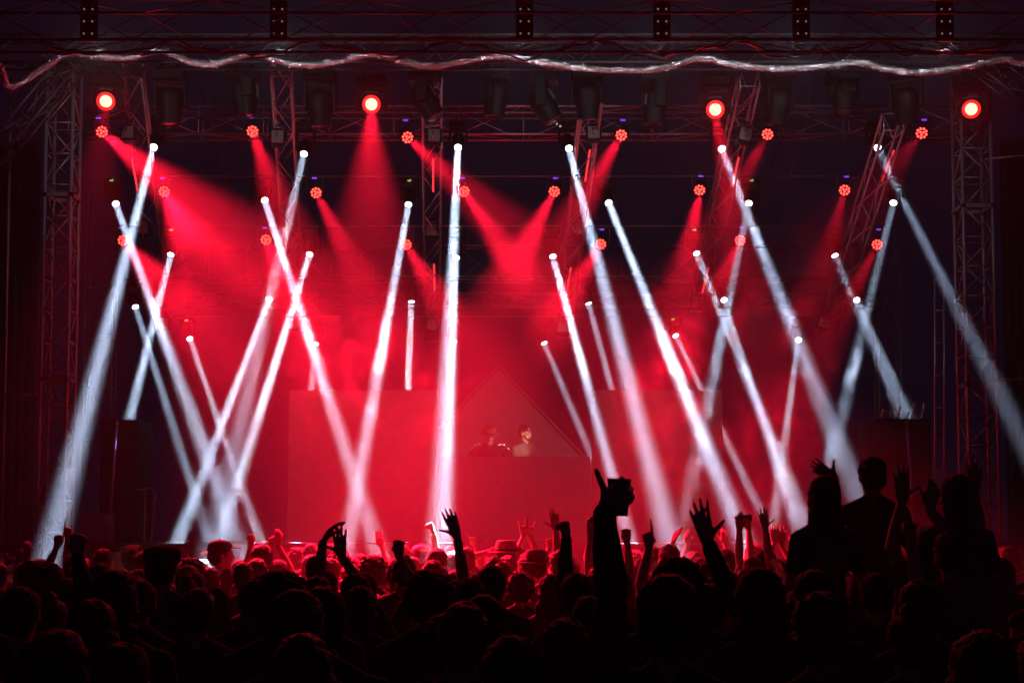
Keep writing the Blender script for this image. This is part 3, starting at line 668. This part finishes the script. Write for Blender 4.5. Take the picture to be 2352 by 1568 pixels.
def person_at_hand(label, px, py, D, kind, side, arms2=None, cloth='black', skin=0, hair='short', d=(0, 0, 1), n=(0, 1, 0), scale=1.0, dx=None, vox=.007, hint=None, haircol=0, legs=DENIM, rotz=0, wy=.10, thumb=0, **kw):
    """stand a person so that the wrist of a raised arm is seen at (px, py)"""
    W = P(px, py, D); s = scale
    lx = side*.19 + (dx if dx is not None else side*.03)          # wrist x in figure space
    need = W.z/s
    if need > 1.41 + .56: s = W.z/1.965; need = W.z/s
    wl = Vector((lx, wy, need))
    A = dict(w=wl, kind=kind, d=Vector(d), n=Vector(n))
    if hint: A['hint'] = hint
    if thumb: A['thumb'] = thumb
    arms = {side: A, -side: None}
    if arms2:
        (qx, qy, k2, d2, n2) = arms2; W2 = P(qx, qy, D)
        arms[-side] = dict(w=Vector(((W2.x - W.x)/s + lx, wy, W2.z/s)), kind=k2, d=Vector(d2), n=Vector(n2))
    loc = Vector((W.x - lx*s, W.y - wy*s, 0))
    t, f = make_person(None, label, loc, s, SKINS[skin], HAIRS[haircol], CLOTHS[cloth], legs, arms, hair=hair, vox=vox, **kw)
    return t, f, s, loc, A

OCC = []     # (x, y) already taken
def occ(t): OCC.append((t.location.x, t.location.y))
G = 'people with raised hands in the crowd'
def cup_in(t, A, s, col, label, off=(0, .03, .085), tilt=0, h=.12, r=.036):
    W = t.location + (Vector(A['real']) + Vector(off))*s
    c = thing('cup', label, 'cup', W - Vector((0, 0, h*.4))); c.rotation_euler = (0, tilt, 0)
    MB().lathe((0, 0, 0), (0, 0, 1), [(0, r*.72), (.004, r*.75), (h*.97, r), (h, r*1.05), (h*.985, r*.96), (.01, r*.68)], 20).build('cup_body', col, c, True)
    MB().lathe((0, 0, h*.8), (0, 0, 1), [(0, r*.90), (.003, r*.90)], 20).build('drink', CUPD, c)

H_ = []
def hero(*a, **k):
    r = person_at_hand(*a, **k); occ(r[0]); return r
# the big fist with the cup
t, f, s, l, A = hero('tall dark silhouette whose fist lifts a cup high above everyone', 1388, 1160, 4.4, 'cup', -1, cloth='black', d=(.72, .15, .68), n=(0, 1, 0), thumb=1, vox=.005, dx=.02, hair='short', hint=(.6, -.2, -.3), shirt='long')
cup_in(t, A, s, CUPD, 'small dark cup gripped in the big raised fist', (.046, .052, .030), .02, .115, .037)
hero('dark silhouette raising one open hand beside the brightest white beam', 1050, 1226, 9.2, 'open', -1, d=(-.32, .1, .94), n=(-.25, .9, .1), cloth='black', vox=.006, hint=(1, -.2, -.2), thumb=1)
t, f, s, l, A = hero('dark silhouette waving a widely spread hand right of the big cup arm', 1603, 1205, 6.6, 'open', -1, d=(-.25, 0, 1), n=(.1, 1, 0), cloth='black', vox=.006, dx=-.30, hint=(-.3, -.2, -1), shirt='long')
hero('black silhouette with an upright fist in front of the left lattice tower beam', 176, 1275, 6.6, 'fist', 1, d=(.05, 0, 1), n=(0, 1, 0), cloth='black', vox=.006, shirt='long')
hero('dark figure left of centre with both hands up, one drooping and one with fingers spread', 741, 1240, 8.6, 'droop', -1, arms2=(779, 1268, 'open', (-.1, 0, 1), (0, 1, 0)), d=(.45, .1, .9), n=(.9, .3, -.4), cloth='black', vox=.006, dx=-.02)
hero('distant dark fist rising just right of the left lattice tower', 131, 1255, 12, 'fist', -1, cloth='grey', d=(.1, 0, 1))
hero('distant hand with one finger up beside the foot of the leftmost white beam', 156, 1232, 13, 'point', 1, cloth='grey', d=(0, 0, 1))
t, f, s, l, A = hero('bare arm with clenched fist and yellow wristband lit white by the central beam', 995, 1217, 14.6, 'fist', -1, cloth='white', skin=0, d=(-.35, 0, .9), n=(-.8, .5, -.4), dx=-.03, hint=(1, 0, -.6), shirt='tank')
b = MB(); ax = (A['real'] - A['E']).normalized(); b.lathe(A['real'] - ax*.045, ax, [(0, .031), (.022, .030)], 14).build('wristband', BAND, t, True)
hero('two raised hands making horn signs side by side below the bareheaded performer', 1205, 1222, 15.0, 'horns', -1, arms2=(1214, 1222, 'horns', (.1, 0, 1), (0, 1, 0)), cloth='maroon', d=(-.1, 0, 1), dx=.16, hair='short')
hero('dark fist thrust up at the left of the big cup fist', 1300, 1228, 8.6, 'fist', -1, d=(-.12, 0, 1), n=(-.7, .7, 0), cloth='black', vox=.006, dx=-.03, shirt='long')
hero('thin raised hand with fingers apart just left of the dark thrust fist', 1277, 1212, 13, 'open', 1, d=(-.1, 0, 1), cloth='grey')
hero('raised hand with bent fingers directly left of the big cup arm', 1355, 1222, 11.5, 'relaxed', -1, cloth='grey', d=(.1, 0, 1))
hero('dim fist held up directly right of the big cup arm', 1441, 1238, 11, 'fist', 1, cloth='maroon', d=(-.1, 0, 1))
hero('dark silhouette pointing one index finger straight up right of the big cup arm', 1491, 1256, 9.6, 'point', -1, cloth='black', d=(-.1, 0, 1), n=(0, 1, 0), vox=.006)
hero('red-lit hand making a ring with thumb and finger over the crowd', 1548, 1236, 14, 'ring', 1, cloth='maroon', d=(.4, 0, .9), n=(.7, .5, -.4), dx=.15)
hero('slim raised hand with two fingers up next to the raised phone', 1698, 1212, 13.4, 'relaxed', -1, cloth='navy', d=(0, 0, 1))
t, f, s, l, A = hero('concertgoer filming with a raised phone right of centre', 1720, 1212, 14.0, 'phone', 1, cloth='maroon', d=(-.2, 0, 1), n=(0, 1, 0), dx=.04)
p = thing('phone', 'pale phone held up flat in a raised hand right of centre', 'phone', l + (A['real'] + Vector((-.035, .022, .105)))*s); p.rotation_euler = (0, -.1, 0)
MB().bevbox((0, 0, 0), (.15, .009, .075), .003).build('case', PHONE, p); MB().bevbox((0, -.0055, 0), (.135, .002, .066), .0008).build('screen', BLACK, p)
hero('raised hand with loose fingers right of the raised phone', 1757, 1208, 13, 'open', -1, cloth='maroon', d=(-.15, 0, 1), dx=-.1)
hero('short thin pair of hands with open fingers left of the long-haired rider', 1778, 1246, 14.2, 'open', -1, arms2=(1793, 1248, 'open', (.1, 0, 1), (0, 1, 0)), cloth='grey', dx=.1)
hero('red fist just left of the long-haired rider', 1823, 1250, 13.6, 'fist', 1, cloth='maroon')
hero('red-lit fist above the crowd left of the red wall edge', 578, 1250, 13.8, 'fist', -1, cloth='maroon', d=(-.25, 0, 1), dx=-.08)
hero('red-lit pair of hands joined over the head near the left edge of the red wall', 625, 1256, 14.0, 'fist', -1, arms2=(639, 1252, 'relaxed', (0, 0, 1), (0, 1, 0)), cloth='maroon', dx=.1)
t, f, s, l, A = hero('concertgoer holding up a pale plastic cup left of centre', 878, 1256, 15.4, 'cup', 1, cloth='maroon', d=(-.3, 0, 1), n=(0, 1, 0), dx=.12)
cup_in(t, A, s, CUP, 'pale plastic cup held up over the crowd left of centre', (-.045, .03, .09), 0, .135, .042)
hero('dark arm with a bent thumb and green band left of the centre beam', 916, 1275, 9.2, 'fist', 1, cloth='olive', d=(0, 0, 1), vox=.007)
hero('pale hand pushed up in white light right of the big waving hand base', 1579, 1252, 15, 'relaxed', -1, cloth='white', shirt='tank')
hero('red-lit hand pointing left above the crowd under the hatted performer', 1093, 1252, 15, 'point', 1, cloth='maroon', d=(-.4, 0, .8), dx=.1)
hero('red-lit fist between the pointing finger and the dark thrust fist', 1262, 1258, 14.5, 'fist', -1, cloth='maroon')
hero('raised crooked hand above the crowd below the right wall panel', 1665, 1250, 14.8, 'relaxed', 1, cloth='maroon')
hero('low dark hand seen over the heads at the far left edge', 62, 1285, 12.5, 'relaxed', 1, cloth='grey')
hero('red-rimmed hands held up in front of the right speaker stack', 2072, 1150, 8.4, 'open', -1, arms2=(2112, 1135, 'relaxed', (.3, 0, 1), (0, 1, 0)), cloth='maroon', skin=1, scale=1.15, vox=.007)
hero('dark forearm with closed hand below the right speaker stack', 2092, 1232, 8.0, 'fist', 1, cloth='black', vox=.007)
hero('hand raised beside the right lattice tower with spread fingers', 2237, 1125, 9.0, 'open', 1, cloth='maroon', skin=1, scale=1.16, d=(.05, 0, 1), vox=.007)

# riders on shoulders
def rider(label, clabel, px, ytop, D, hair, arms, cloth, haircol, hat=None, sc_=1.0, turn=0, vox=.007, female=True, skin=0, hairk=None, lean=(0, 0), build=.95):
    top = P(px, ytop, D); seat = 1.0
    hz_ = top.z - 1.755*sc_                   # root height of the rider
    cs = (hz_ + .83*sc_)/1.47                 # scale of the carrier so the shoulders meet the seat
    cs = max(.92, min(cs, 1.12)); hz_ = max(hz_, cs*1.47 - .83*sc_)
    t, f = make_person(None, label, Vector((top.x, D, hz_)), sc_, SKINS[skin], HAIRS[haircol], CLOTHS[cloth], DENIM, arms, hair=hair, hat=hat, seated=True, female=female, vox=vox, build=build, head_turn=turn, group='people riding on shoulders', shirt='tee', lean=lean)
    c, f2 = make_person(None, clabel, Vector((top.x, D + .01, 0)), cs, SKINS[1], HAIRS[0], CLOTHS['black'], DENIM, {-1: dict(w=(-.17, .30, 1.12), kind='relaxed', d=(.2, .1, .9)), 1: dict(w=(.17, .30, 1.12), kind='relaxed', d=(-.2, .1, .9))}, hair='crop', vox=.012, lean=(0, .05), group='people carrying riders on their shoulders')
    occ(c); occ(t)
    return t, f
rider('long-haired rider on shoulders, black silhouette left of the short-haired rider', 'carrier under the long-haired rider, black silhouette', 1893, 1098, 8.5, 'long',
      {-1: dict(w=(-.24, .22, 1.22), kind='relaxed'), 1: dict(w=(.26, .2, 1.25), kind='relaxed')}, 'black', 0, build=.86)
rider('short-haired rider on shoulders stretching one arm left with open fingers', 'carrier under the short-haired rider, black silhouette', 2003, 1052, 9.4, 'short',
      {-1: dict(w=(-.19, .20, 1.63), kind='open', d=(-.75, .1, .5), n=(.2, .9, .2), hint=(-.2, 1, -.3)), 1: dict(w=(.25, .2, 1.15), kind='relaxed')}, 'black', 0, female=False, sc_=1.03, skin=1)
rider('round-headed rider on shoulders between the ladder and the right lattice tower', 'carrier under the round-headed rider, black silhouette', 2195, 1096, 8.5, 'bob',
      {-1: dict(w=(-.22, .3, 1.15), kind='relaxed'), 1: dict(w=(.24, .28, 1.3), kind='relaxed')}, 'black', 0, turn=.4)

# named heads
def head_at(label, px, ytop, D, hair='short', hat=None, cloth='black', haircol=0, arms=None, skin=0, top=1.755, vox=.012, **kw):
    p = P(px, ytop, D); s = p.z/(top + (.03 if hat in ('hat', 'flat_cap') else 0)); 
    t, f = make_person(None, label, Vector((p.x, D, 0)), s, SKINS[skin], HAIRS[haircol], CLOTHS[cloth], DENIM, arms or {-1: None, 1: None}, hair=hair, hat=hat, vox=vox, **kw); occ(t); return t
head_at('tall dark man in a flat-topped cap standing above the left part of the crowd', 373, 1243, 8.6, hat='flat_cap')
head_at('concertgoer in a peaked cap seen over the front rows under the left beam crossing', 508, 1243, 13.6, hat='cap', head_turn=-1.2)
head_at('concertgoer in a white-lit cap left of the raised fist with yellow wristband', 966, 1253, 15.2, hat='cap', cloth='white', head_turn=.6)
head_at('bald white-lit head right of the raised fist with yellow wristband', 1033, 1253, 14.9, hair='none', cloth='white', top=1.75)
head_at('concertgoer in a pale brimmed hat with both hands at its brim', 1163, 1240, 14.2, hat='hat', extra='straw', cloth='maroon', arms={-1: dict(w=(-.15, .06, 1.68), kind='relaxed', hint=(-1, 0, -.2)), 1: dict(w=(.15, .06, 1.68), kind='relaxed', hint=(1, 0, -.2))})
head_at('concertgoer with a round felt hat below the horn-shaped hands', 1232, 1262, 12.8, hat='hat', cloth='black')
head_at('yellow-lit face turned back below the right speaker stack', 2126, 1208, 12.0, hair='crop', cloth='olive', haircol=2, head_turn=2.6)
head_at('large dark round head of a near concertgoer left of centre', 648, 1322, 6.0, hair='curly')
head_at('large dark head with curls at the bottom centre', 985, 1318, 6.6, hair='curly', haircol=1)
head_at('near dark head with faint red rim at the centre bottom', 1110, 1372, 6.4, hair='short')
head_at('near dark head with long hair in the lower left', 262, 1318, 6.0, hair='long')
head_at('near dark head with a bun, low in the left part', 740, 1356, 5.2, hair='short')
head_at('broad near dark head low right of the big cup arm', 1555, 1290, 6.4, hair='curly')
head_at('broad near dark head right of the waving arm', 1745, 1315, 5.8, hair='bob')

# the two performers
def performer(label, px, ytop, D, **kw):
    p = P(px, ytop, D); s = (p.z - GZ)/(1.755 + kw.pop('tp', 0))
    return make_person(None, label, Vector((p.x, D, GZ)), s, vox=.008, group='performers behind the booth', **kw)
t, f = performer('performer in a wide-brimmed hat and studded dark jacket, head bowed', 1124, 978, 22.1, tp=.02, skin=SKINS[0], haircol=HAIRS[0], cloth=CLOTHS['black'], legs=CLOTHS['black'],
    arms={-1: dict(w=(-.22, .32, 1.08), kind='relaxed', hint=(-1, 0, -.3)), 1: dict(w=(.22, .32, 1.08), kind='relaxed', hint=(1, 0, -.3))}, hair='short', rotz=math.pi + .15, hat='hat', head_tilt=-.55, shirt='long', build=1.1)
for sx in (-1, 1):
    for i in range(9):
        u = i/8; q = Vector((sx*(.12 + .14*min(1, u*1.6)), .0, 1.475 - .26*max(0, u - .35)))
        MB().ell(q + Vector((sx*.02, .062 + .01*(i % 3), .015*(i % 2))), (.016, .014, .016), None, 6, 4).build('stud', STUD, t)
t, f = performer('bareheaded performer with receding dark hair and beard, face lit and turned aside', 1205, 976, 22.2, skin=SKINS[0], haircol=HAIRS[0], cloth=CLOTHS['grey'], legs=DENIM,
    arms={-1: dict(w=(-.20, .34, 1.05), kind='relaxed'), 1: dict(w=(.22, .30, 1.05), kind='relaxed')}, hair='crop', rotz=math.pi + .7, shirt='long', head_turn=.25, head_tilt=-.15)
hd, M = f['head'], f['M']
bd = MB(); bd.ell(hd + M @ Vector((0, .058, -.085)), (.038, .035, .028), M)
for sx in (-1, 1): bd.capsule(hd + M @ Vector((sx*.055, .03, -.05)), hd + M @ Vector((sx*.03, .062, -.09)), .014, .016)
remo = link('beard', remesh(bd, 'beard', HAIRS[0], .006, 1, .003, 60), t)
ey = MB()
for sx in (-1, 1): ey.ell(hd + M @ Vector((sx*.031, .080, .004)), (.012, .008, .006), M); ey.ell(hd + M @ Vector((sx*.032, .088, .025)), (.020, .008, .005), M)
ey.build('eyes_and_brows', HAIRS[0], t, True)
# added lamp, hidden behind the booth front, to light the performers
bl = thing('added_booth_lamp', 'small added goose-neck lamp hidden on the booth table to light the performers', 'lamp', (P(1232, 1060, 21.6).x, 21.62, bt.location.z + 1.005))
MB().lathe((0, 0, 0), (0, 0, 1), [(0, .05), (.012, .05), (.016, .02)], 14).build('foot', BLACK, bl)
MB().path([Vector((0, 0, .01)), Vector((0, 0, .16)), Vector((.0, .01, .22))], .006, 6).build('arm', BLACK, bl)
MB().lathe((0, .01, .22), (-.2, .6, .8), [(0, .02), (.05, .035), (.052, .03)], 12).build('lamp_shade', BLACK, bl, True)
ll = lamp(bl, Vector((-.01, .05, .265)), Vector((-.45, .55, .8)), 14, 100, .8, .02, (1, .80, .6))

# the crowd
HK = ['short', 'short', 'crop', 'long', 'bun', 'curly', 'bob', 'crop']
HN = dict(short='short-haired', crop='close-cropped', long='long-haired', bun='bun-haired', curly='curly-haired', bob='bob-haired', none='bald')
LM = [(10, 'by the left edge'), (75, 'left of the left lattice tower'), (137, 'below the left lattice tower'), (200, 'left of the left speaker stack'), (273, 'below the left speaker stack'), (372, 'near the man in the flat-topped cap'), (440, 'below the beam crossing at left'),
      (510, 'below the brightest beam crossing at left'), (578, 'below the red-lit fist at left'), (645, 'below the left edge of the red wall'), (705, 'left of the drooping hand'), (760, 'below the pair of dark raised hands'), (825, 'below the narrow beam crossing'), (878, 'below the pale cup'),
      (930, 'right of the pale cup'), (993, 'below the yellow wristband fist'), (1050, 'below the big open hand'), (1124, 'below the hatted performer'), (1205, 'below the bareheaded performer'), (1285, 'below the dark thrust fist'), (1390, 'below the big cup fist'), (1460, 'right of the big cup arm'),
      (1510, 'below the pointing finger'), (1600, 'below the waving hand'), (1665, 'below the right wall edge'), (1715, 'below the raised phone'), (1780, 'left of the long-haired rider'), (1893, 'below the long-haired rider'), (2003, 'below the short-haired rider'), (2085, 'below the right speaker stack'),
      (2195, 'below the round-headed rider'), (2260, 'below the right lattice tower'), (2335, 'by the right edge')]
VAR = []
for i in range(16):
    hk = HK[i % 8]
    if i < 11: ar = {-1: None, 1: None}
    elif i < 13: ar = {-1: dict(w=(-.10, .25, 1.32), kind='relaxed'), 1: dict(w=(.10, .25, 1.30), kind='relaxed')}
    elif i == 13: ar = {-1: None, 1: dict(w=(.2, .2, 1.62), kind='fist')}
    elif i == 14: ar = {-1: dict(w=(-.24, .2, 1.60), kind='open'), 1: None}
    else: ar = {-1: dict(w=(-.2, .25, 1.5), kind='fist'), 1: dict(w=(.2, .25, 1.5), kind='fist')}
    VAR.append(dict(arms=ar, hair=hk, build=rnd.uniform(.92, 1.12), head_turn=rnd.uniform(-.6, .6), head_tilt=rnd.uniform(-.15, .1), female=hk in ('long', 'bun', 'bob'), shirt=['tee', 'tee', 'long', 'tank'][i % 4], lean=(rnd.uniform(-.03, .03), rnd.uniform(-.02, .05))))
crowd = []
_a = P(353, 338, ROWD[1]); _b = P(110, 1285, 14.3); _t = (_a.z - 1.7)/(_a.z - _b.z); CLEAR = _a.lerp(_b, _t)   # nobody stands right under the leftmost beam
D = 17.2; row = 0
while D > 3.6:
    row += 1; half = .36*D + .35; step = .52 if D > 10 else .60; n = int(2*half/step); off = rnd.uniform(0, .5)
    for i in range(n + 1):
        x = -half + off*.6 + i*step + rnd.uniform(-.09, .09); y = D + rnd.uniform(-.12, .12)
        if math.hypot(x, y) < 2.4: continue
        under = math.hypot(x - CLEAR.x, y - CLEAR.y) < .5
        if min([math.hypot(x - a, (y - b)) for a, b in OCC] + [9]) < .44: continue
        crowd.append((row, x, y, under))
    D -= .70 if D > 10 else .8
used = {}; KIX = {}
for k, (row, x, y, under) in enumerate(crowd):
    if k in SKIP or under: continue
    rr = random.Random(900 + k)
    vi = rr.randrange(16) if row < 14 else rr.randrange(11); v = VAR[vi]
    fem = v['female']; sc_ = rr.uniform(.93, .99) if fem else rr.uniform(.97, 1.055)
    if y < 8: sc_ *= .985
    elif y > 11.5: sc_ *= 1.035
    px = 1176 + F*x/y; lm = min(LM, key=lambda q_: abs(q_[0] - px))[1]
    base = '%s person %s, %s row from the stage' % (HN[v['hair']], lm, ORD[row]) if row < 21 else '%s person %s' % (HN[v['hair']], lm)
    if base in used: used[base] += 1; base = base.replace(' person', ' ' + ('person farther right', 'person farthest right', 'last person')[min(used[base] - 2, 2)])
    else: used[base] = 1
    cn = rr.choice(['black', 'black', 'navy', 'grey', 'maroon', 'olive', 'white'] if row < 9 else ['black', 'navy', 'black', 'olive'])
    t, f = make_person('v%d' % vi, base, Vector((x, y, 0)), sc_, rr.choice(SKINS), HAIRS[rr.choice([0, 0, 1, 1, 2, 3])] if row < 10 else HAIRS[rr.choice([0, 0, 1])], CLOTHS[cn], rr.choice([DENIM, CLOTHS['black'], CLOTHS['grey']]), v['arms'], rotz=rr.uniform(-.25, .25) + math.atan2(x, 25 - y)*.6, **{a: b for a, b in v.items() if a != 'arms'})
    KIX[t.name] = k

# ------------------------------------------------------------------ haze
def haze_box(name, c, size, dens, kind='stuff'):
    m = bpy.data.materials.new(name); m.use_nodes = True; nt = m.node_tree; nt.nodes.clear()
    out = nt.nodes.new('ShaderNodeOutputMaterial'); v = nt.nodes.new('ShaderNodeVolumePrincipled')
    v.inputs['Density'].default_value = dens; v.inputs['Color'].default_value = (.75, .75, .77, 1); v.inputs['Anisotropy'].default_value = 0
    nt.links.new(v.outputs[0], out.inputs['Volume'])
    o = MB().box(c, size).build(name, m); tag(o, kind=kind); return o
hz = haze_box('haze', (0, 16, 5.25), (30, 44, 12.5), HAZE)

def smoke_cloud(c, r, dens, thr, sc_, seed):
    m = bpy.data.materials.new('smoke'); m.use_nodes = True; nt = m.node_tree; nt.nodes.clear()
    out = nt.nodes.new('ShaderNodeOutputMaterial'); v = nt.nodes.new('ShaderNodeVolumePrincipled'); tc = nt.nodes.new('ShaderNodeTexCoord')
    n = nt.nodes.new('ShaderNodeTexNoise'); n.inputs['Scale'].default_value = sc_; n.inputs['Detail'].default_value = 5; n.inputs['Roughness'].default_value = .62; n.inputs['Distortion'].default_value = .8
    mp = nt.nodes.new('ShaderNodeMapping'); mp.inputs['Location'].default_value = (seed, seed*.7, 0)
    mr = nt.nodes.new('ShaderNodeMapRange'); mr.inputs[1].default_value = thr; mr.inputs[2].default_value = thr + .22; mr.inputs[3].default_value = 0; mr.inputs[4].default_value = dens
    L = nt.nodes.new('ShaderNodeVectorMath'); L.operation = 'LENGTH'; dv = nt.nodes.new('ShaderNodeVectorMath'); dv.operation = 'DIVIDE'; dv.inputs[1].default_value = r
    fo = nt.nodes.new('ShaderNodeMapRange'); fo.inputs[1].default_value = .55; fo.inputs[2].default_value = 1; fo.inputs[3].default_value = 1; fo.inputs[4].default_value = 0
    mu = nt.nodes.new('ShaderNodeMath'); mu.operation = 'MULTIPLY'
    lk = nt.links.new
    lk(tc.outputs['Object'], mp.inputs[0]); lk(mp.outputs[0], n.inputs['Vector']); lk(n.outputs[0], mr.inputs[0]); lk(tc.outputs['Object'], dv.inputs[0]); lk(dv.outputs[0], L.inputs[0]); lk(L.outputs['Value'], fo.inputs[0])
    lk(mr.outputs[0], mu.inputs[0]); lk(fo.outputs[0], mu.inputs[1]); lk(mu.outputs[0], v.inputs['Density']); v.inputs['Color'].default_value = (.88, .88, .9, 1); lk(v.outputs[0], out.inputs['Volume'])
    m.cycles.volume_step_rate = 2.0
    o = MB().ell((0, 0, 0), r, None, 24, 14).build('smoke', m); o.location = c; tag(o, kind='stuff'); return o
smoke_cloud(P(1780, 900, 18.6), (2.3, 2.3, 2.4), .42, .55, 1.5, 3)
smoke_cloud(P(860, 880, 19.0), (1.5, 1.6, 1.8), .26, .55, 1.8, 9)
smoke_cloud(P(540, 700, 20.2), (2.1, 1.6, 1.9), .035, .46, 1.1, 5)
smoke_cloud(P(1180, 700, 20.6), (2.2, 1.2, 1.7), .035, .47, 1.2, 14)
